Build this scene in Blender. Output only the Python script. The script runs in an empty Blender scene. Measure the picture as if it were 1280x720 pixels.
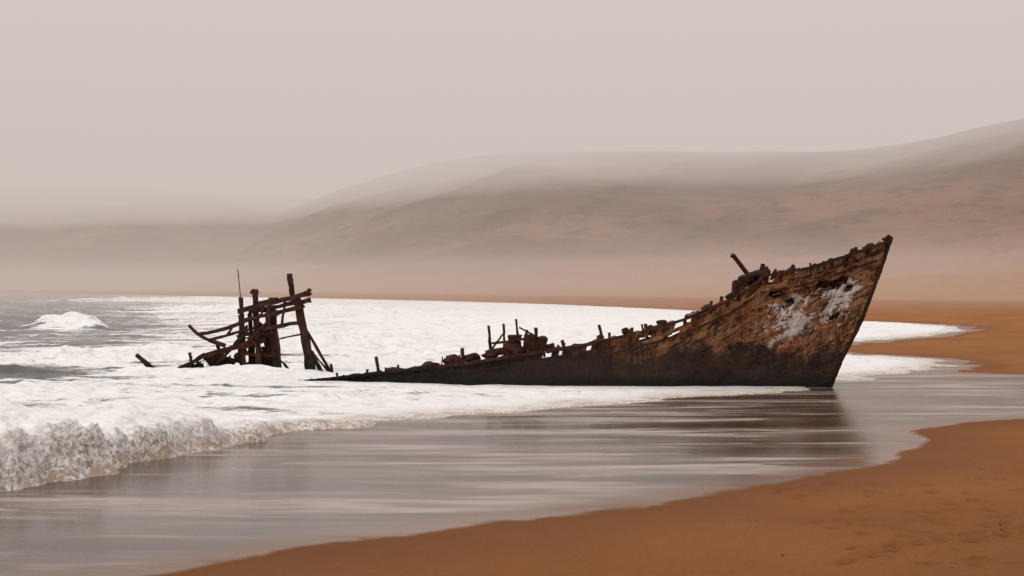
import bpy, math, random
import numpy as np
from mathutils import Vector
random.seed(7); rng=np.random.RandomState(11)
sc=bpy.context.scene
sc.view_settings.view_transform='Standard'
sc.view_settings.look='None'; sc.view_settings.exposure=0

# ------------------------------------------------------------ helpers
TAB=rng.rand(256,256)
def vnoise(x,y):
    xi=np.floor(x).astype(int); yi=np.floor(y).astype(int)
    fx=x-xi; fy=y-yi; fx=fx*fx*(3-2*fx); fy=fy*fy*(3-2*fy)
    g=lambda a,b: TAB[a%256,b%256]
    return (g(xi,yi)*(1-fx)+g(xi+1,yi)*fx)*(1-fy)+(g(xi,yi+1)*(1-fx)+g(xi+1,yi+1)*fx)*fy
def fbm(x,y,o=4):
    s=0;a=.5;t=0
    for i in range(o):
        s=s+a*vnoise(x*2**i+17.3*i,y*2**i+9.1*i); t+=a; a*=.5
    return s/t
def billow(x,y,o=3):
    s=0;a=.5;t=0
    for i in range(o):
        s=s+a*(1-np.abs(2*vnoise(x*2**i+7.3*i,y*2**i+3.1*i)-1)*1.0); t+=a; a*=.5
    return s/t
def sstep(a,b,x):
    t=np.clip((x-a)/(b-a),0,1); return t*t*(3-2*t)
def sdpoly(px,py,poly):
    P=np.array(poly,float); n=len(P)
    d=np.full(px.shape,1e18); ins=np.zeros(px.shape,bool)
    for i in range(n):
        ax,ay=P[i]; bx,by=P[(i+1)%n]
        ex,ey=bx-ax,by-ay
        t=np.clip(((px-ax)*ex+(py-ay)*ey)/(ex*ex+ey*ey),0,1)
        d=np.minimum(d,(px-ax-t*ex)**2+(py-ay-t*ey)**2)
        c=((ay>py)!=(by>py))
        with np.errstate(divide='ignore',invalid='ignore'):
            xc=(bx-ax)*(py-ay)/(by-ay if by!=ay else 1e-9)+ax
        ins^=(c&(px<xc))
    d=np.sqrt(d); return np.where(ins,-d,d)
def smooth_poly(pts,closed_from=None,it=2):
    P=[tuple(p) for p in pts]
    for _ in range(it):
        Q=[]
        n=len(P)
        for i in range(n):
            a=P[i]; b=P[(i+1)%n]
            Q.append((a[0]*.75+b[0]*.25,a[1]*.75+b[1]*.25))
            Q.append((a[0]*.25+b[0]*.75,a[1]*.25+b[1]*.75))
        P=Q
    return P
def grid_mesh(name,X,Y,Z,keep=None,attrs={}):
    r,c=X.shape
    co=np.stack([X,Y,Z],-1).reshape(-1,3)
    idx=np.arange(r*c).reshape(r,c)
    F=np.stack([idx[:-1,:-1],idx[:-1,1:],idx[1:,1:],idx[1:,:-1]],-1).reshape(-1,4)
    if keep is not None:
        k=keep.reshape(-1); F=F[k[F].any(1)]
        used=np.unique(F); mp=np.full(r*c,-1); mp[used]=np.arange(len(used)); F=mp[F]; co=co[used]
        attrs={a:v.reshape(-1)[used] for a,v in attrs.items()}
    me=bpy.data.meshes.new(name)
    me.vertices.add(len(co)); me.vertices.foreach_set('co',co.astype(np.float32).ravel())
    me.loops.add(F.size); me.loops.foreach_set('vertex_index',F.astype(np.int32).ravel())
    me.polygons.add(len(F)); me.polygons.foreach_set('loop_start',np.arange(0,F.size,4,dtype=np.int32))
    me.polygons.foreach_set('use_smooth',np.ones(len(F),bool))
    me.update(calc_edges=True); me.validate()
    for a,v in attrs.items():
        at=me.attributes.new(a,'FLOAT','POINT'); at.data.foreach_set('value',v.astype(np.float32).ravel())
    ob=bpy.data.objects.new(name,me); sc.collection.objects.link(ob); return ob

class NT:
    def __init__(s,name,vol=False):
        s.m=bpy.data.materials.new(name); s.m.use_nodes=True; s.n=s.m.node_tree.nodes; s.l=s.m.node_tree.links; s.n.clear()
        s.out=s.n.new('ShaderNodeOutputMaterial')
    def node(s,t,**k):
        n=s.n.new(t)
        for a,v in k.items(): setattr(n,a,v)
        return n
    def set(s,sock,v):
        if isinstance(v,bpy.types.NodeSocket): s.l.new(v,sock)
        else: sock.default_value=v
    def math(s,op,a,b=0.0,c=None,clamp=False):
        n=s.node('ShaderNodeMath',operation=op,use_clamp=clamp); s.set(n.inputs[0],a); s.set(n.inputs[1],b)
        if c is not None: s.set(n.inputs[2],c)
        return n.outputs[0]
    def attr(s,name): return s.node('ShaderNodeAttribute',attribute_name=name).outputs['Fac']
    def pos(s): return s.node('ShaderNodeNewGeometry').outputs['Position']
    def sep(s,v):
        n=s.node('ShaderNodeSeparateXYZ'); s.set(n.inputs[0],v); return n.outputs
    def mapv(s,vec,st,rot):
        mp=s.node('ShaderNodeMapping'); mp.inputs['Scale'].default_value=st; mp.inputs['Rotation'].default_value=rot
        s.set(mp.inputs[0],vec if vec is not None else s.pos()); return mp.outputs[0]
    def noise(s,scale=1,detail=6,rough=.6,vec=None,st=(1,1,1),rot=(0,0,0),dist=0,out='Fac'):
        n=s.node('ShaderNodeTexNoise'); n.inputs['Scale'].default_value=scale; n.inputs['Detail'].default_value=min(detail,6)
        n.inputs['Roughness'].default_value=rough; n.inputs['Distortion'].default_value=dist
        s.l.new(s.mapv(vec,st,rot),n.inputs['Vector']); return n.outputs[out]
    def ss(s,a,b,x):
        n=s.node('ShaderNodeMapRange',interpolation_type='SMOOTHSTEP'); s.set(n.inputs['Value'],x)
        if a<b: n.inputs['From Min'].default_value=a; n.inputs['From Max'].default_value=b
        else:
            n.inputs['From Min'].default_value=b; n.inputs['From Max'].default_value=a
            n.inputs['To Min'].default_value=1; n.inputs['To Max'].default_value=0
        return n.outputs[0]
    def mix(s,f,a,b):
        n=s.node('ShaderNodeMix',data_type='RGBA'); s.set(n.inputs[0],f)
        for k,v in ((6,a),(7,b)):
            if not isinstance(v,bpy.types.NodeSocket): v=(*v,1)
            s.set(n.inputs[k],v)
        return n.outputs[2]
    def mixf(s,f,a,b):
        n=s.node('ShaderNodeMix',data_type='FLOAT'); s.set(n.inputs[0],f); s.set(n.inputs[2],a); s.set(n.inputs[3],b); return n.outputs[0]
    def bsdf(s,col,rough,spec=.5,normal=None):
        b=s.node('ShaderNodeBsdfPrincipled')
        s.set(b.inputs['Base Color'],col if isinstance(col,bpy.types.NodeSocket) else (*col,1)); s.set(b.inputs['Roughness'],rough)
        s.set(b.inputs['Specular IOR Level'],spec)
        if normal is not None: s.l.new(normal,b.inputs['Normal'])
        return b.outputs[0]
    def bump(s,h,strength=.5,dist=.05,normal=None):
        b=s.node('ShaderNodeBump'); s.set(b.inputs['Strength'],strength); b.inputs['Distance'].default_value=dist; s.l.new(h,b.inputs['Height'])
        if normal is not None: s.l.new(normal,b.inputs['Normal'])
        return b.outputs[0]
    def mixs(s,f,a,b):
        n=s.node('ShaderNodeMixShader'); s.set(n.inputs[0],f); s.l.new(a,n.inputs[1]); s.l.new(b,n.inputs[2]); return n.outputs[0]
    def done(s,sh,vol=False):
        s.l.new(sh,s.out.inputs['Volume' if vol else 'Surface']); return s.m

# ------------------------------------------------------------ shore lines (metres, camera foot = origin)
SEA=[(-60,12),(-14,19),(-10.75,24.2),(-9.77,27.1),(-9.3,28.6),(-8.7,30.4),(-7.78,32.9),(-6.9,36.1),(-5.27,39.1),(-3.72,41.3),
(-1.93,42.8),(0,44.5),(2.63,46.8),(5.83,49.4),(9.5,52.7),(11.3,54.3),(13.4,57.4),(16.1,62),(19.1,66),(22.9,73),(22.4,78.5),(19.5,82.7),
(17,89),(23.3,98.8),(28.8,104.6),(41.8,128),(43,146),(37.4,158),(33.5,192),(28.7,222),(0,323),(-90.7,474),(-284,760),(-470,860),(-3000,900),(-3000,12)]
SEA=smooth_poly(SEA,it=2)
WET=[(-60,2),(-12,16.5),(-5.8,19),(-3.66,21),(-1.78,22.6),(.135,24),(2.34,25.96),(4.06,27.8),(6.03,29.8),(8.4,32.3),(10.3,34.7),(11,37.4),
(10.7,39.2),(12.9,40.9),(15.2,42.3),(18.8,43.9),(30,46),(60,48),(120,52),(120,64),(60,62),(30,61.5),(22.5,62.8),(19.6,66),(22,76),(10,85),(-60,85)]
WET=smooth_poly(WET,it=2)

yr=np.concatenate([np.linspace(-40,11,26),np.arange(12,38,.08),np.arange(38,80,.2),80*np.power(3200/80,np.linspace(0.004,1,230))])
uc=np.concatenate([-np.geomspace(1.8,.56,40),np.linspace(-.55,.55,400),np.geomspace(.56,1.8,40)])
Y,U=np.meshgrid(yr,uc,indexing='ij')
W=10+.8*np.maximum(Y,0)
X=U*W
edge=(fbm(X*.5,Y*.5,4)-.5)
sdB=sdpoly(X,Y,SEA)+edge*np.clip(1.5+Y*.012,0,4)
sdA=sdpoly(X,Y,WET)
sdW=np.minimum(sdA,sdB-1.2)+(fbm(X*.35+40,Y*.35,3)-.5)*1.2
dry=np.maximum(sdW,0)
GZ=np.minimum(.02*dry,.5+.004*dry)+ .045*np.clip(sdB,-60,0)
GZ+=sstep(.3,5,dry)*((fbm(X*.5,Y*.5,3)-.5)*.16+(fbm(X*1.6,Y*1.6,3)-.5)*.06)
TR=np.zeros_like(GZ)
def dent(cx,cy,ang,l=.15,w=.07,dep=.035):
    global GZ,TR
    ca,sa=math.cos(ang),math.sin(ang)
    a=((X-cx)*ca+(Y-cy)*sa)/l; b=(-(X-cx)*sa+(Y-cy)*ca)/w
    r2=a*a+b*b
    GZ+= -dep*np.exp(-r2*1.1)+dep*.5*np.exp(-(np.sqrt(r2)-1.9)**2*3)
    TR=np.maximum(TR,np.exp(-r2*1.0)*dep/.06)
n=26
for i in range(n):
    t=i/n; cx=4.6+5.6*t+random.uniform(-.08,.08); cy=20.0+4.2*t+random.uniform(-.1,.1)
    o=.13 if i%2 else -.13
    dent(cx-o*.6,cy+o*.8,math.atan2(4.2,5.6),.17,.09,.05)
for i in range(110):
    dent(random.uniform(5.0,10.5),random.uniform(19.5,29),random.uniform(0,3),random.uniform(.06,.16),random.uniform(.05,.10),random.uniform(.02,.06))
ground=grid_mesh('sand_beach_ground',X,Y,GZ,attrs={'sdw':sdW,'sdb':sdB,'tread':TR})

g=NT('wet_and_dry_sand')
sdw=g.attr('sdw')
n1=g.noise(1.2,8,.6); n2=g.noise(14,6,.7); n3=g.noise(.18,4,.5); ngr=g.noise(160,2,.6)
e=g.math('ADD',sdw,g.math('MULTIPLY',g.math('SUBTRACT',n1,.5),.7))
wet=g.ss(.20,-.10,e)
damp=g.ss(3.2,.1,e)
dryc=g.mix(g.ss(.3,.75,n3),(.39,.150,.038),(.29,.104,.026))
dryc=g.mix(g.math('MULTIPLY',g.ss(.45,.7,n2),.45),dryc,(.19,.066,.018))
dryc=g.mix(g.math('MULTIPLY',g.ss(.5,.75,ngr),.55),dryc,(.13,.052,.019))
dryc=g.mix(g.math('MULTIPLY',damp,.6),dryc,(.19,.067,.019))
dryc=g.mix(g.math('MULTIPLY',g.attr('tread'),.7),dryc,(.12,.045,.016))
drybump=g.bump(g.math('ADD',g.math('ADD',n2,g.math('MULTIPLY',n1,1.5)),g.math('MULTIPLY',ngr,.3)),1.0,.07)
dsh=g.bsdf(dryc,.85,.2,drybump)
st=g.noise(1,5,.55,st=(.08,.5,1),rot=(0,0,-.28),dist=.7)
st2=g.noise(1,5,.6,st=(.30,2.0,1),rot=(0,0,-.22),dist=.6)
big=g.noise(.10,3,.5,st=(.6,1,1),dist=.6)
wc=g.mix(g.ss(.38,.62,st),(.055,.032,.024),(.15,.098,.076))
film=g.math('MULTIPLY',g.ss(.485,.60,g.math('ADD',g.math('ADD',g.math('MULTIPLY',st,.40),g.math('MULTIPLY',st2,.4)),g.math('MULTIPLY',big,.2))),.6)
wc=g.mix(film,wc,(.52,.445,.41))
wc=g.mix(g.ss(-1.8,0.1,e),wc,(.15,.062,.023))
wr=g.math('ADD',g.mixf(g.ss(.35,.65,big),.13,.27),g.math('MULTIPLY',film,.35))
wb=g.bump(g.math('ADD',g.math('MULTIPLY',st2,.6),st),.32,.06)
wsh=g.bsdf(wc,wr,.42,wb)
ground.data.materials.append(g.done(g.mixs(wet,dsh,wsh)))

# ------------------------------------------------------------ sea
sh=-sdB
ratio=X/np.maximum(Y,1)
Z=-.03+.075*sstep(0,.5,sh)
swell=(fbm(X*.06,Y*.22,4)-.5)*.8*sstep(3,40,sh)
chop=(billow(X*.5,Y*1.1,4)-.5)*.26*sstep(.5,5,sh)*(1-.45*sstep(-.1,.1,ratio))
Z=Z+swell+chop
foam=.70+.0*X
H=np.interp(Y,[18,27,31,35,38,42],[.98,.88,.70,.46,.24,.0])*(X<2)
lump=.40+1.0*billow(X*.7,Y*.7,4)
prof=sstep(0,.5,sh+ (fbm(X*1.3,Y*1.3,3)-.5)*.9)*(1-sstep(.8,3.2,sh))
Z+=H*prof*lump
Z+=H*prof*(billow(X*2.2,Y*2.2,4)-.55)*.8
foam+=.45*sstep(2.8,1.2,sh)
foam-=1.05*np.exp(-((sh-4.9)/1.8)**2)*sstep(42,32,Y)*(X<0)
def crest(x0,x1,yc,hh,w,slope=0,fo=.5):
    global Z,foam
    yy=yc+slope*(X-(x0+x1)/2)+(fbm(X*.15+yc,Y*0+3,2)-.5)*w*1.6
    m=sstep(x0-2,x0+(x1-x0)*.3,X)*(1-sstep(x1-(x1-x0)*.35,x1+2,X))
    t=(Y-yy)/w
    pr=np.where(t<0,np.exp(-(t*2.2)**2),np.exp(-(t*.8)**2))
    lm=.55+.8*billow(X*.6+5,Y*.6,4)
    Z+=hh*pr*m*lm
    foam+=fo*m*np.exp(-((t+.3)*1.1)**2)-.3*m*np.exp(-((t-1.8))**2)
crest(-18,-7.5,40,.55,1.2,.25,.4)
crest(-43,-37,128,1.25,2.2,-.1,.9)
crest(-75,-44,130,.8,3,.0,-.2)
crest(-15,-4.5,88,1.1,2,.1,.6)
crest(-8,4,80,.5,1.6,.1,.4)
crest(-27,-14,73,.6,1.8,.1,.3)
crest(-17,-9,61.5,.42,1.0,.05,.6)
crest(-60,-10,210,.9,6,.03,.3)
crest(-120,-20,330,.9,8,.02,.3)
crest(-4,12,105,.6,2,.05,.3)
crest(-33,-19,62.5,.45,1.5,.0,-.7)
crest(-24,-13,50,.45,1.4,.1,.25)
crest(-14,-3,47.5,.26,.9,.25,.25)
foam-=.42*sstep(-.16,-.33,ratio)*sstep(60,110,Y)
foam-=.40*sstep(-.20,-.34,ratio)*np.exp(-((Y-61)/6)**2)
foam+=.16*sstep(-.18,.02,ratio)
# boiling white water round the stern wreck
foam+=.35*np.exp(-(((X+12)/6)**2+((Y-62.5)/2.5)**2))
Z+=.22*np.exp(-(((X+12)/5)**2+((Y-63.4)/1.0)**2))*billow(X*1.2,Y*1.2,4)
Z=np.where((Y>54)&(Y<60)&(X>-11)&(X<12),np.minimum(Z,.05+.35*(Z-.05)),Z)
Z=np.where(sh<0,-.03+sh*.3,Z)
sea=grid_mesh('sea_water',X,Y,Z,keep=(sdB<.6),attrs={'foam':foam,'shore':sh})
s=NT('foaming_sea_water')
fo=s.attr('foam'); sho=s.attr('shore')
a1=s.noise(1,7,.6,st=(.16,.7,.7),dist=.6); a2=s.noise(2.2,8,.7,st=(.6,1.3,1),dist=.8); a3=s.noise(9,5,.7)
f=s.math('ADD',fo,s.math('MULTIPLY',s.math('SUBTRACT',a1,.5),1.9))
f=s.math('ADD',f,s.math('MULTIPLY',s.math('SUBTRACT',a2,.5),1.0))
hgt=s.sep(s.pos())[2]
fm=s.ss(.36,.66,f)
fc=s.mix(s.ss(.30,.55,a2),(.70,.65,.625),(.96,.955,.95))
fc=s.mix(s.math('MULTIPLY',s.ss(.52,.7,a3),.22),fc,(.58,.50,.45))
fc=s.mix(s.math('MULTIPLY',s.ss(.9,.0,sho),s.ss(.42,.6,a3)),fc,(.30,.21,.16))
fc=s.mix(s.math('MULTIPLY',s.ss(.50,.10,hgt),s.math('MULTIPLY',s.ss(3.0,.8,sho),s.ss(.42,.62,a2))),fc,(.47,.35,.26))
fb=s.bump(s.math('ADD',a2,s.math('MULTIPLY',a3,.3)),.75,.20)
fsh=s.bsdf(fc,.7,.2,fb)
wbp=s.bump(s.math('ADD',a2,a1),.6,.15)
wsh=s.bsdf((.065,.058,.053),.2,.45,wbp)
sea.data.materials.append(s.done(s.mixs(fm,wsh,fsh)))

# ------------------------------------------------------------ dunes / hills
def hills(name,upts,ep,d0p,d1p,amp,seed,depth=1.0,nu=420,nd=110):
    u=np.linspace(upts[0],upts[-1],nu); t=np.concatenate([np.linspace(0,1.05,nd),np.linspace(1.1,2.2,20)])
    T,Uu=np.meshgrid(t,u,indexing='ij')
    e=np.interp(Uu,upts,ep); d0=np.interp(Uu,upts,d0p); d1=np.interp(Uu,upts,d1p)
    def sm(a):
        k=np.ones(13)/13; r=a[0]; r=np.convolve(np.pad(r,6,mode='edge'),k,'valid'); return np.broadcast_to(r,a.shape)
    e,d0,d1=sm(e),sm(d0),sm(d1)
    D=d0+T*(d1-d0); Xh=Uu*D
    H=4+e*d1
    p=np.where(T<1,np.power(np.clip(T,0,1),1.25),1-.25*(T-1))
    p=np.where(T<1,.55*p+.45*sstep(0,1,T),p)
    Zh=H*p-2.0*(1-sstep(0,.06,T))
    nz=(fbm(Xh/160+seed,D/260,4)-.5)*amp+ (fbm(Xh/45+seed,D/90,3)-.5)*amp*.32
    rid=np.abs(fbm(Xh/220+3*seed+D/300,D/200,3)-.5)*-2*amp*.6
    Zh+=(nz+rid+amp*.15)*sstep(0,.3,T)*(1-.75*sstep(.75,1,T))
    return grid_mesh(name,Xh,D,Zh)
m=NT('hazy_dune_sand')
h1=m.noise(.01,8,.6,st=(1,.7,3)); h2=m.noise(.06,8,.65,st=(1,.5,2)); h3=m.noise(.12,4,.6,st=(.25,.6,5),dist=.5)
hc=m.mix(m.ss(.36,.64,h1),(.13,.065,.038),(.24,.125,.072))
hc=m.mix(m.math('MULTIPLY',m.ss(.5,.62,h2),.5),hc,(.070,.038,.025))
hc=m.mix(m.math('MULTIPLY',m.ss(.55,.68,h3),.45),hc,(.065,.035,.022))
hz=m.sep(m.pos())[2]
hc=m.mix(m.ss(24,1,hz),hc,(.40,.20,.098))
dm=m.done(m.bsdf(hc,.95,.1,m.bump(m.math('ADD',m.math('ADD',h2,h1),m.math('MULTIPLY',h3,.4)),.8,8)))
dn=hills('sand_dune_hills',[-.25,-.215,-.172,-.135,-.118,-.09,-.05,-.011,.034,.118,.174,.23,.27,.304,.36,.43,.6,1.0],
 [.0,.02,.046,.0625,.068,.076,.086,.091,.094,.0935,.0925,.094,.098,.104,.117,.13,.15,.16],
 [760,720,640,600,560,520,480,430,400,350,320,300,280,270,250,240,220,200],
 [1500,1450,1400,1350,1330,1300,1250,1200,1150,1080,1000,940,900,860,800,760,700,600],26,3)
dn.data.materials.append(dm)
fh=hills('distant_coastal_hills',[-1.2,-.6,-.36,-.28,-.19,-.13,-.08,.1],[.09,.08,.0705,.067,.062,.061,.058,.055],
 [900,900,900,900,900,880,850,850],[1900,1800,1700,1650,1600,1600,1600,1600],30,9)
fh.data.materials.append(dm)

# ------------------------------------------------------------ rust materials
def rust_mat(name,dark=.0):
    r=NT(name)
    a=r.noise(2.2,10,.7,dist=.5); b=r.noise(9,8,.7); c=r.noise(1.3,6,.6,st=(2,2,.4))
    col=r.mix(r.ss(.35,.65,a),(.022,.010,.007),(.072,.026,.014))
    col=r.mix(r.math('MULTIPLY',r.ss(.52,.7,b),.6),col,(.14,.050,.020))
    col=r.mix(r.ss(.5,.7,c),col,(.013,.009,.007))
    z=r.sep(r.pos())[2]
    col=r.mix(r.ss(.9,.2,z),col,(.010,.009,.008))
    return r.done(r.bsdf(col,.85,.2,r.bump(r.math('ADD',a,b),.9,.05)))
RUST=rust_mat('corroded_iron')
hm=NT('rusted_hull_plating')
S=hm.attr('s'); V=hm.attr('v'); pz=hm.sep(hm.pos())[2]
cb=hm.node('ShaderNodeCombineXYZ'); hm.l.new(hm.math('MULTIPLY',S,25.0),cb.inputs[0]); hm.l.new(hm.math('MULTIPLY',V,6.0),cb.inputs[1]); SV=cb.outputs[0]
a=hm.noise(1.0,10,.68,dist=.7); b=hm.noise(6,10,.72,dist=.3); c=hm.noise(1,8,.7,st=(4.5,4.5,.4)); d=hm.noise(1.5,10,.75,vec=SV,st=(.8,1.6,1),dist=1.0)
str1=hm.noise(1,6,.7,vec=SV,st=(9,.55,1),dist=.2)
col=hm.mix(hm.ss(.40,.60,a),(.050,.020,.011),(.27,.092,.030))
col=hm.mix(hm.math('MULTIPLY',hm.ss(.5,.60,b),.85),col,(.38,.145,.048))
col=hm.mix(hm.math('MULTIPLY',hm.ss(.49,.58,c),.85),col,(.022,.012,.009))
fw=hm.ss(.50,.80,S)
tan=hm.math('MULTIPLY',fw,hm.ss(.475,.53,hm.math('ADD',hm.math('MULTIPLY',d,.6),hm.math('MULTIPLY',str1,.4))))
col=hm.mix(hm.math('MULTIPLY',tan,.72),col,(.46,.24,.125))
pat=hm.math('MULTIPLY',hm.math('MULTIPLY',hm.ss(.80,.90,S),hm.ss(.995,.96,S)),hm.math('MULTIPLY',hm.ss(.09,.22,V),hm.ss(.60,.36,V)))
d2=hm.noise(1.0,10,.72,vec=SV,st=(.8,1.2,1),dist=1.0)
wh=hm.ss(.500,.530,hm.math('ADD',hm.math('ADD',hm.math('MULTIPLY',d2,.62),hm.math('MULTIPLY',b,.38)),hm.math('MULTIPLY',hm.math('SUBTRACT',pat,.75),.12)))
col=hm.mix(hm.math('MULTIPLY',wh,hm.ss(.05,.5,pat)),col,(.72,.65,.61))
blk=hm.math('MULTIPLY',hm.ss(.56,.61,hm.noise(1.1,9,.70,vec=SV,st=(1,1.6,1),dist=1.5)),fw)
col=hm.mix(hm.math('MULTIPLY',blk,.92),col,(.018,.010,.008))
col=hm.mix(hm.math('MULTIPLY',hm.ss(.54,.64,str1),.75),col,(.032,.015,.010))
wv_=hm.math('FRACT',hm.math('MULTIPLY',V,9.0)); seam=hm.ss(.07,.0,wv_)
wv2=hm.math('FRACT',hm.math('MULTIPLY',S,17.0)); seam2=hm.ss(.035,.0,wv2)
sm_=hm.math('MAXIMUM',seam,seam2)
col=hm.mix(hm.math('MULTIPLY',sm_,.6),col,(.02,.012,.010))
col=hm.mix(hm.math('MULTIPLY',hm.ss(.66,.42,S),.75),col,(.026,.014,.010))
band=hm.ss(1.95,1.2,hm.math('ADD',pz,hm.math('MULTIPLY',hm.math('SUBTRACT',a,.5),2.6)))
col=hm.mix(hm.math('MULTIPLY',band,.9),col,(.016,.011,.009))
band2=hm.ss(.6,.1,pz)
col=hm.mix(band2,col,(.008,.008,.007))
hh=hm.math('ADD',hm.math('ADD',a,b),hm.math('MULTIPLY',sm_,-.6))
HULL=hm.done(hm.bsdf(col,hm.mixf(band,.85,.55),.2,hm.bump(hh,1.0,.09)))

# ------------------------------------------------------------ part builder
class Part:
    def __init__(s): s.v=[]; s.f=[]
    def beam(s,p,q,w=.1,h=None,n=5,j=.02,bend=(0,0,0),taper=1.0):
        p=Vector(p); q=Vector(q); h=h or w; d=(q-p).normalized()
        up=Vector((0,1,0)) if abs(d.y)<.9 else Vector((1,0,0))
        a=d.cross(up).normalized(); b=d.cross(a).normalized(); base=len(s.v); be=Vector(bend)
        for i in range(n+1):
            t=i/n; c=p.lerp(q,t)+be*math.sin(math.pi*t); k=1+(taper-1)*t
            for (x,y) in ((-1,-1),(1,-1),(1,1),(-1,1)):
                s.v.append(tuple(c+a*(x*w/2*k+random.uniform(-j,j))+b*(y*h/2*k+random.uniform(-j,j))+d*random.uniform(-j,j)))
        for i in range(n):
            o=base+4*i
            for k in range(4): s.f.append((o+k,o+(k+1)%4,o+4+(k+1)%4,o+4+k))
        s.f.append((base+3,base+2,base+1,base)); o=base+4*n; s.f.append((o,o+1,o+2,o+3))
    def pipe(s,p,q,r=.06,n=5,j=.008,sides=8,bend=(0,0,0)):
        p=Vector(p); q=Vector(q); d=(q-p).normalized(); up=Vector((0,1,0)) if abs(d.y)<.9 else Vector((1,0,0))
        a=d.cross(up).normalized(); b=d.cross(a).normalized(); base=len(s.v); be=Vector(bend)
        for i in range(n+1):
            t=i/n; c=p.lerp(q,t)+be*math.sin(math.pi*t)
            for k in range(sides):
                an=2*math.pi*k/sides; rr=r+random.uniform(-j,j)
                s.v.append(tuple(c+a*rr*math.cos(an)+b*rr*math.sin(an)))
        for i in range(n):
            o=base+sides*i
            for k in range(sides): s.f.append((o+k,o+(k+1)%sides,o+sides+(k+1)%sides,o+sides+k))
        s.f.append(tuple(base+k for k in range(sides))[::-1]); s.f.append(tuple(base+n*sides+k for k in range(sides)))
    def lump(s,c,r,j=.25):
        import bmesh
        bm=bmesh.new(); bmesh.ops.create_icosphere(bm,subdivisions=2,radius=1)
        base=len(s.v)
        for v in bm.verts:
            k=1+random.uniform(-j,j); s.v.append((c[0]+v.co.x*r[0]*k,c[1]+v.co.y*r[1]*k,c[2]+v.co.z*r[2]*k))
        for f in bm.faces: s.f.append(tuple(base+v.index for v in f.verts))
        bm.free()
    def obj(s,name,mat,parent=None):
        me=bpy.data.meshes.new(name); me.from_pydata(s.v,[],s.f); me.update(); me.materials.append(mat)
        o=bpy.data.objects.new(name,me); sc.collection.objects.link(o)
        if parent: o.parent=parent
        return o
def empty(name):
    o=bpy.data.objects.new(name,None); sc.collection.objects.link(o); return o

# ------------------------------------------------------------ main wreck
ship=empty('shipwreck')
xst=lambda z: np.interp(z,[-3,-1,0,.94,2.64,4.34,5.73,7],[10.9,11.9,12.35,12.7,13.5,14.1,14.55,14.9])
x0=-10.5
sheer=[(14.55,5.73),(12.9,5.17),(11.3,4.66),(9.57,4.36),(9.3,4.05),(8.35,3.5),(7.3,3.03),(6.4,2.66),(4.93,2.24),(3.1,1.80),(1.56,1.52),(0,1.26),(-1.58,.98),(-3.2,.78),(-5.15,.54),(-7.8,.20),(-10.5,-.2)]
ss_=np.array([(x-x0)/(xst(z)-x0) for x,z in sheer])[::-1]; zz_=np.array([z for x,z in sheer])[::-1]
zs=lambda s: np.interp(s,ss_,zz_)
DEP=6.0
def hullpt(s,v,side,off=0.0,zoff=0.0):
    """s along length, v depth below sheer (0..1), side -1 near / +1 far"""
    z=zs(s)-v*DEP+zoff
    x=x0+s*(xst(z)-x0)
    t=np.clip((s-.5)/.5,0,1)
    p=2.5-1.3*np.clip(v*1.6,0,1)
    B=2.5*(1-.25*np.clip(v,0,1)**2)*(1-.18*sstep(.4,0,s))
    b=B*(1-t**p)+off
    yc=55.3+(12.4-x)*.25
    y=yc+side*b
    zl=z-.15*(side*b+b)
    return x,y,zl
def hull_side(name,side,seed,thick=.05):
    ns,nv=420,74
    s=np.linspace(0,1,ns); v=np.linspace(0,1,nv)
    Vv,Ss=np.meshgrid(v,s,indexing='ij')
    x,y,z=hullpt(Ss,Vv,side)
    dn=(fbm(Ss*30+seed,Vv*9,3)-.5)*.18*sstep(1,.94,Ss)
    y=y+dn
    y=y+side*-.035*np.abs(np.sin(Ss*math.pi*40))*sstep(1,.95,Ss)
    rag=(fbm(Ss*120+seed,Vv*0+seed,4)-.5)
    z=z+np.where(Vv<.03,rag*(.16+.16*sstep(.5,.7,Ss))*(1-Vv/.03),0)*sstep(1,.985,Ss)
    hole=np.zeros(x.shape,bool)
    nz=fbm(Ss*160+seed,Vv*45,3)-.5
    def H(sc_,vc,rs,rv):
        nonlocal hole
        hole|=(((Ss-sc_)/rs)**2+((Vv-vc)/rv)**2+nz*1.6)<1
    if side<0:
        for q in [(.937,.185,.017,.032),(.915,.15,.008,.018),(.845,.135,.010,.020),(.80,.10,.012,.018),
            (.955,.42,.006,.012),(.70,.10,.010,.012),(.872,.22,.008,.018),(.96,.25,.006,.02),
            (.66,.07,.006,.012),(.955,.10,.006,.012)]: H(*q)
    else:
        for k in range(8): H(random.uniform(.5,.95),random.uniform(.03,.15),.012,.02)
    hole|=(Vv<.045)&(vnoise(Ss*75+seed,Vv*22)>.84)&(Ss<.97)&(Ss>.5)
    r,c=x.shape
    idx=np.arange(r*c).reshape(r,c)
    F=np.stack([idx[:-1,:-1],idx[:-1,1:],idx[1:,1:],idx[1:,:-1]],-1).reshape(-1,4)
    F=F[~hole.reshape(-1)[F].any(1)]
    F=F[(z.reshape(-1)[F]>-.9).any(1)]
    if side>0: F=F[:,::-1]
    used=np.unique(F); mp=np.full(r*c,-1); mp[used]=np.arange(len(used)); F=mp[F]
    co=np.stack([x,y,z],-1).reshape(-1,3)[used]
    me=bpy.data.meshes.new(name); me.from_pydata(co.tolist(),[],F.tolist()); me.update()
    for nm,arr in (('s',Ss),('v',Vv)):
        at=me.attributes.new(nm,'FLOAT','POINT'); at.data.foreach_set('value',arr.reshape(-1)[used].astype(np.float32))
    me.materials.append(HULL)
    for p in me.polygons: p.use_smooth=True
    o=bpy.data.objects.new(name,me); sc.collection.objects.link(o); o.parent=ship
    md=o.modifiers.new('plate','SOLIDIFY'); md.thickness=thick; md.offset=0
    return o
hull_side('starboard_plating',-1,2.0)
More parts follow.
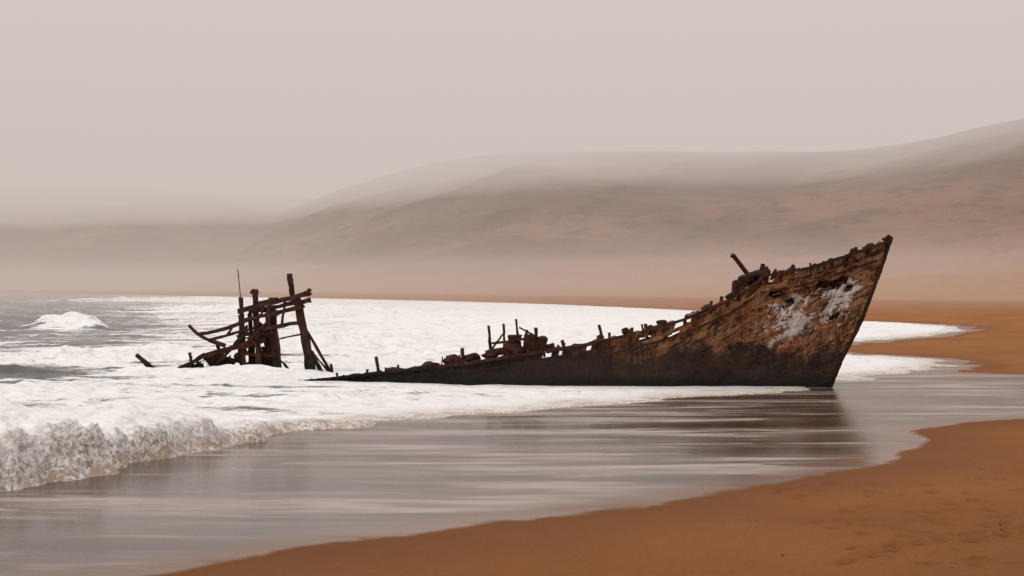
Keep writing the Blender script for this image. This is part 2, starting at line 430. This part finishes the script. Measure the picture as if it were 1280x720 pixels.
hull_side('port_plating',1,7.0)
dv,df=[],[]
nS=90
for i in range(nS+1):
    s_=i/nS*.985
    for j in range(9):
        w=j/8
        xa,ya,za=hullpt(s_,.10,-1,-.06); xb,yb,zb=hullpt(s_,.10,1,-.06)
        dv.append((xa+(xb-xa)*w,ya+(yb-ya)*w,za+(zb-za)*w+random.uniform(-.03,.03)))
for i in range(nS):
    for j in range(8):
        if random.random()<.05: continue
        o=i*9+j; df.append((o,o+1,o+10,o+9))
me=bpy.data.meshes.new('deck'); me.from_pydata(dv,[],df); me.materials.append(RUST)
o=bpy.data.objects.new('deck',me); sc.collection.objects.link(o); o.parent=ship
def strake(P,s0,s1,v,w,h,off=.05,side=-1,gap=.0,zj=.0):
    n=int((s1-s0)*120)
    pts=[hullpt(s0+(s1-s0)*i/n,v,side,off) for i in range(n+1)]
    for a_,b_ in zip(pts[:-1],pts[1:]):
        if random.random()<gap: continue
        P.beam(a_,b_,w,h,n=1,j=.012)
P=Part()
strake(P,.02,.80,.012,.10,.16,.05,gap=.04)
strake(P,.80,.995,.006,.10,.13,.05,gap=.06)
strake(P,.60,.99,.115,.07,.10,.04,gap=.05)
strake(P,.80,.985,.062,.05,.05,.03,gap=.25)
strake(P,.10,.62,.07,.05,.07,.03,gap=.3)
strake(P,.5,.97,.0,.08,.12,.0,side=1,gap=.3)
P.obj('rubbing_strakes',RUST,ship)
P=Part()
pr=None
for i in range(26):
    z=5.85-i*.27
    x=float(xst(z)); p=(x+.02,55.3+(12.4-x)*.25,z)
    if pr: P.beam(pr,p,.14,.16,n=1,j=.012)
    pr=p
P.obj('stem_bar',RUST,ship)
P=Part()
s_=.04
while s_<.985:
    x,y,z=[float(q) for q in hullpt(s_,0,-1,-.06)]
    r=random.random()
    if r<(.6 if s_>.5 else .35):
        h=random.choice([.05,.08,.12,.2]) if s_>.5 else random.choice([.04,.08,.12,.3])
        w=random.uniform(.05,.14)
        P.beam((x,y,z-.3),(x+random.uniform(-.1,.1),y,z+h),w,w,n=3,j=.025)
    if random.random()<.18: P.lump((x,y+.1,z),(random.uniform(.09,.2),.12,random.uniform(.05,.11)),.35)
    s_+=random.uniform(.006,.022)
P.obj('frame_heads',RUST,ship)
P=Part()
P.pipe((8.52,54.7,5.12),(9.3,54.9,4.15),.085); P.lump((8.5,54.7,5.12),(.10,.10,.08))
P.lump((9.55,54.9,4.35),(.35,.4,.28),.2); P.lump((9.1,54.9,4.15),(.35,.4,.25),.25); P.pipe((9.0,54.5,4.35),(9.9,54.7,4.5),.12)
P.lump((8.7,54.8,3.95),(.22,.3,.25),.25); P.beam((8.45,54.6,3.3),(8.55,54.6,4.15),.14); P.beam((9.55,54.7,4.2),(9.65,54.7,4.82),.15)
P.lump((9.75,54.9,4.55),(.22,.2,.16),.3); P.beam((8.2,54.5,3.5),(9.0,54.5,3.95),.16); P.beam((9.9,54.4,4.2),(10.1,54.4,4.6),.1)
P.beam((8.0,54.6,3.0),(8.05,54.6,3.55),.12); P.lump((7.6,54.6,3.1),(.3,.3,.14),.3); P.beam((10.15,54.7,4.2),(10.9,54.9,4.72),.12)
P.lump((13.2,54.9,5.28),(.18,.12,.12),.3); P.lump((13.8,54.8,5.5),(.22,.1,.1),.3); P.beam((14.35,54.8,5.55),(14.55,54.8,5.92),.12); P.lump((14.45,54.85,5.75),(.16,.1,.12))
P.obj('windlass_and_derrick',RUST,ship)
P=Part()
for (x,zt,l,w) in [(-.89,2.35,-.1,.13),(-.32,2.44,-.08,.11),(.22,2.62,-.12,.13),(.57,2.2,.05,.12),(.98,2.28,-.05,.14)]:
    P.beam((x-l,57,.6),(x+l*.4,57,zt),w*.85,w*.85,n=6,j=.025)
P.beam((-.95,56.7,1.28),(1.7,56.7,1.52),.26,.2,j=.04); P.beam((-.8,56.6,1.66),(.6,56.6,1.85),.09); 
P.beam((.1,57,1.45),(.12,57,2.0),.5,.5,n=3,j=.05); P.beam((.5,56.8,1.72),(1.35,56.8,1.6),.62,.6,n=5,j=.06); P.beam((1.3,56.8,1.45),(1.7,56.8,1.5),.35,.4,n=3,j=.06)
P.beam((-.9,56.9,1.3),(-.3,56.9,2.1),.07,n=4); P.beam((.3,56.9,2.3),(1.0,56.9,1.9),.07,n=4)
P.lump((-.85,56.6,1.2),(.35,.3,.2),.3); P.lump((.0,56.6,1.4),(.45,.3,.28),.3)
P.lump((-2.3,57,.95),(.42,.3,.22),.35); P.lump((-1.6,57,1.03),(.3,.3,.24),.3); P.beam((-1.95,57,.6),(-2.0,57,1.46),.13); P.lump((-3.3,57.2,.76),(.35,.3,.16),.35)
P.beam((-2.6,57,.5),(-2.55,57,1.16),.18); P.lump((-4.6,57.5,.52),(.5,.3,.14),.35)
P.beam((-5.35,57.6,0),(-5.5,57.6,1.08),.12); P.beam((-4.7,57.6,.1),(-4.6,57.6,.75),.09)
P.beam((3.65,56.3,1.5),(3.45,56.3,2.42),.1); P.lump((3.5,56.3,1.9),(.16,.15,.14),.3); P.lump((4.5,56,2.15),(.2,.2,.16),.3); P.beam((5.3,56,1.9),(5.25,56,2.45),.12); P.lump((5.9,56,2.5),(.22,.2,.13),.3)
P.beam((2.1,56.5,1.3),(2.0,56.5,1.8),.13)
P.obj('deckhouse_remains',RUST,ship)

# ------------------------------------------------------------ broken stern gantry on the left
gan=empty('wrecked_stern_superstructure')
P=Part()
P.beam((-10.02,64,4.5),(-9.83,64,3.2),.22,j=.03); P.lump((-10.0,64,4.2),(.14,.14,.28),.3)
P.beam((-9.7,64,3.5),(-8.82,63.8,-.6),.34,.34,n=8,j=.035)
P.beam((-11.58,64,3.80),(-11.33,64,-.6),.24,n=8,j=.03); P.beam((-11.75,64,3.65),(-11.4,64,3.6),.18,j=.04,n=3)
P.beam((-12.23,64.2,3.42),(-12.03,64,-.6),.18,n=8,j=.03)
P.beam((-10.9,64.4,2.9),(-10.55,64.3,-.6),.36,.36,n=8,j=.05)
P.beam((-11.15,65.4,2.9),(-10.95,65.4,-.6),.4,.3,n=8,j=.06)
P.beam((-9.75,65.8,3.1),(-9.4,65.8,-.6),.18,n=8,j=.04)
P.beam((-12.5,65.6,2.6),(-12.4,65.6,-.6),.22,n=8,j=.04)
P.beam((-11.9,64.6,2.7),(-11.75,64.6,-.6),.16,n=8,j=.04)
P.obj('posts',RUST,gan)
P=Part()
P.beam((-12.3,63.8,2.82),(-9.1,63.8,3.62),.22,n=8,j=.035); P.beam((-12.1,63.8,2.40),(-9.3,63.8,3.04),.17,n=8,j=.03)
P.beam((-11.2,63.8,2.0),(-9.3,63.8,2.36),.16,n=6,j=.03); P.beam((-10.5,63.8,1.55),(-9.2,63.8,1.85),.07,n=6)
P.beam((-11.6,63.8,3.2),(-10.0,63.8,3.35),.13,n=6,j=.03); P.beam((-12.2,65.8,2.75),(-9.3,65.8,3.3),.18,n=8,j=.04)
P.beam((-9.85,63.7,3.4),(-9.85,66,3.2),.18); P.beam((-11.5,63.7,2.9),(-11.4,66,2.8),.18); P.beam((-9.2,63.8,3.5),(-9.05,63.8,3.82),.16)
P.lump((-9.2,63.8,3.62),(.2,.15,.13)); P.lump((-10.7,63.8,3.3),(.3,.15,.13)); P.beam((-10.9,63.8,2.0),(-10.9,63.8,3.2),.16)
P.beam((-10.35,63.9,2.1),(-10.2,63.9,3.3),.10); P.beam((-12.2,63.7,2.4),(-11.3,63.7,1.0),.10,n=6,j=.02); P.beam((-12.1,63.7,1.2),(-10.8,63.7,2.5),.09,n=6,j=.02)
P.beam((-12.4,64,1.7),(-10.6,64,1.9),.14,n=6,j=.03); P.beam((-12.2,64,.9),(-10.5,64,.8),.12,n=6,j=.03)
for i in range(18):
    x=random.uniform(-12.4,-9.4); z=random.uniform(.6,3.0); 
    if x>-10.3 and z<2: continue
    P.beam((x,64.1,z),(x+random.uniform(-.6,.6),64.3,z+random.uniform(-.7,.5)),random.uniform(.04,.10),n=4,j=.02)
P.obj('cross_beams',RUST,gan)
P=Part()
P.pipe((-14.55,64,2.18),(-13.6,64,1.5),.075,bend=(0,0,-.1)); P.pipe((-13.65,64,1.52),(-12.9,64,1.25),.10)
P.beam((-14.05,64,1.78),(-11.4,64,2.6),.14,n=7,j=.03,bend=(0,0,-.1)); P.beam((-13.6,64,1.52),(-11.3,64,2.15),.12,n=7,j=.02)
P.beam((-13.9,64,.8),(-11.1,64,1.5),.2,n=7,j=.04); P.beam((-13.3,64.2,1.3),(-12.9,64.2,-.4),.14,j=.03)
P.beam((-13.5,64,.2),(-11.9,64,1.9),.12,n=6,j=.02); P.beam((-12.9,64.4,1.7),(-12.6,64.4,2.2),.1)
P.pipe((-12.38,64.2,4.7),(-12.24,64.2,3.3),.022,j=.002)
P.beam((-9.2,63.9,1.9),(-7.95,63.9,-.3),.12,n=6); P.beam((-9.0,63.9,1.0),(-8.35,63.9,-.4),.16,n=6,j=.03); P.beam((-8.1,63.6,.45),(-8.0,63.6,-.4),.12)
P.beam((-10.6,63.5,.5),(-9.85,63.3,-.5),.13,n=5); P.beam((-9.4,63.9,1.5),(-8.2,63.9,.05),.07,n=5)
P.beam((-16.85,63.8,.88),(-15.75,63.8,-.15),.16,n=5,j=.03,taper=1.5); P.lump((-16.0,63.8,.15),(.25,.2,.14))
P.beam((-14.4,64,.4),(-14.5,64,.95),.12); P.beam((-15.4,64,.0),(-13.8,64,.85),.16,n=6,j=.04)
P.obj('broken_booms_and_braces',RUST,gan)
v=[];f=[]
pts=[(-15.8,-.2),(-15.2,.12),(-14.6,.42),(-14.0,.78),(-13.4,.95),(-12.8,1.2),(-12.2,1.4),(-11.8,1.9),(-11.4,2.3),(-11.0,2.3),(-10.8,1.7),(-10.5,.7),(-10.1,.2)]
xs=[p[0] for p in pts]; zsx=[p[1] for p in pts]
N=70;M_=14
for i in range(N+1):
    x=-15.7+i/N*5.6; zt=float(np.interp(x,xs,zsx))+random.uniform(-.1,.08)
    for k in range(M_+1):
        v.append((x+random.uniform(-.02,.02),64.6-.25*math.sin(k/M_*2)+random.uniform(-.04,.04),-.7+(zt+.7)*k/M_))
for i in range(N):
    for k in range(M_):
        if k>6 and vnoise(np.array([i*.35]),np.array([k*.45]))[0]>.66: continue
        o_=i*(M_+1)+k; f.append((o_,o_+M_+1,o_+M_+2,o_+1))
me=bpy.data.meshes.new('torn_hull_plate'); me.from_pydata(v,[],f); me.materials.append(RUST)
o=bpy.data.objects.new('torn_hull_plate',me); sc.collection.objects.link(o); o.parent=gan
md=o.modifiers.new('t','SOLIDIFY'); md.thickness=.08

# ------------------------------------------------------------ small shells and pebbles on the sand
P=Part()
for i in range(45):
    x=random.uniform(1,11); y=random.uniform(19,34)
    sdl=sdpoly(np.array([x]),np.array([y]),WET)[0]
    if sdl<.8: continue
    r=random.uniform(.008,.022); zz=float(min(.02*sdl,.5))
    P.lump((x,y,zz),(r*1.4,r,r*.6),.2)
pm=NT('pebble_stone'); P.obj('beach_pebbles',pm.done(pm.bsdf((.10,.06,.04),.8)))

# ------------------------------------------------------------ fog layers (homogeneous volumes: extinction + own emission, a glow put in for scattered daylight)
def fog(name,z0,z1,dens,col,y0=-3600):
    me=bpy.data.meshes.new(name); R=3600
    v=[(x,y,z) for z in (z0,z1) for x,y in ((-R,y0),(R,y0),(R,R),(-R,R))]
    me.from_pydata(v,[],[(3,2,1,0),(4,5,6,7),(0,1,5,4),(1,2,6,5),(2,3,7,6),(3,0,4,7)]); me.update()
    m=NT(name+'_vapour')
    va=m.node('ShaderNodeVolumeAbsorption'); va.inputs['Color'].default_value=(0,0,0,1); va.inputs['Density'].default_value=dens
    em=m.node('ShaderNodeEmission'); em.inputs['Color'].default_value=(*col,1); em.inputs['Strength'].default_value=dens
    ad=m.node('ShaderNodeAddShader'); m.l.new(va.outputs[0],ad.inputs[0]); m.l.new(em.outputs[0],ad.inputs[1])
    me.materials.append(m.done(ad.outputs[0],True))
    o=bpy.data.objects.new(name,me); sc.collection.objects.link(o)
fog('sea_mist',-60,13,.0023,(.57,.47,.42),y0=170)
fog('fog_bank',13.1,56,.00085,(.55,.465,.42))
fog('low_cloud',56.1,170,.0037,(.645,.575,.54))

# ------------------------------------------------------------ sky, sun, camera
w=bpy.data.worlds.new('World'); sc.world=w; w.use_nodes=True
nt=w.node_tree; nt.nodes.clear(); L=nt.links
sund=Vector((-.45,-.45,.77)).normalized()
sky=nt.nodes.new('ShaderNodeTexSky'); sky.sky_type='NISHITA'; sky.sun_disc=False
sky.sun_elevation=math.asin(sund.z); sky.sun_rotation=math.atan2(sund.x,sund.y); sky.dust_density=4
tc=nt.nodes.new('ShaderNodeTexCoord'); sp=nt.nodes.new('ShaderNodeSeparateXYZ'); L.new(tc.outputs['Generated'],sp.inputs[0])
cr=nt.nodes.new('ShaderNodeValToRGB'); L.new(sp.outputs[2],cr.inputs[0])
cr.color_ramp.elements[0].position=0; cr.color_ramp.elements[0].color=(.53,.475,.45,1)
cr.color_ramp.elements[1].position=1; cr.color_ramp.elements[1].color=(1.0,.98,.96,1)
e=cr.color_ramp.elements.new(.19); e.color=(.64,.61,.60,1)
mu=nt.nodes.new('ShaderNodeVectorMath'); mu.operation='SCALE'; mu.inputs[3].default_value=14; L.new(cr.outputs[0],mu.inputs[0])
mx=nt.nodes.new('ShaderNodeMix'); mx.data_type='RGBA'; mx.inputs[0].default_value=.96; L.new(sky.outputs[0],mx.inputs[6]); L.new(mu.outputs[0],mx.inputs[7])
bg=nt.nodes.new('ShaderNodeBackground'); bg.inputs[1].default_value=.1; L.new(mx.outputs[2],bg.inputs[0])
ow=nt.nodes.new('ShaderNodeOutputWorld'); L.new(bg.outputs[0],ow.inputs[0])
sl=bpy.data.lights.new('sun','SUN'); sl.energy=1.5; sl.angle=math.radians(10); sl.color=(1,.94,.86)
so=bpy.data.objects.new('sun',sl); sc.collection.objects.link(so); so.rotation_euler=(-sund).to_track_quat('-Z','Y').to_euler()
cam=bpy.data.cameras.new('camera'); co=bpy.data.objects.new('camera',cam); sc.collection.objects.link(co)
cam.lens=50; cam.sensor_width=36; cam.clip_end=20000; cam.clip_start=.1
co.location=(0,0,4); co.rotation_euler=(math.pi/2-4/1778,0,0)
sc.camera=co
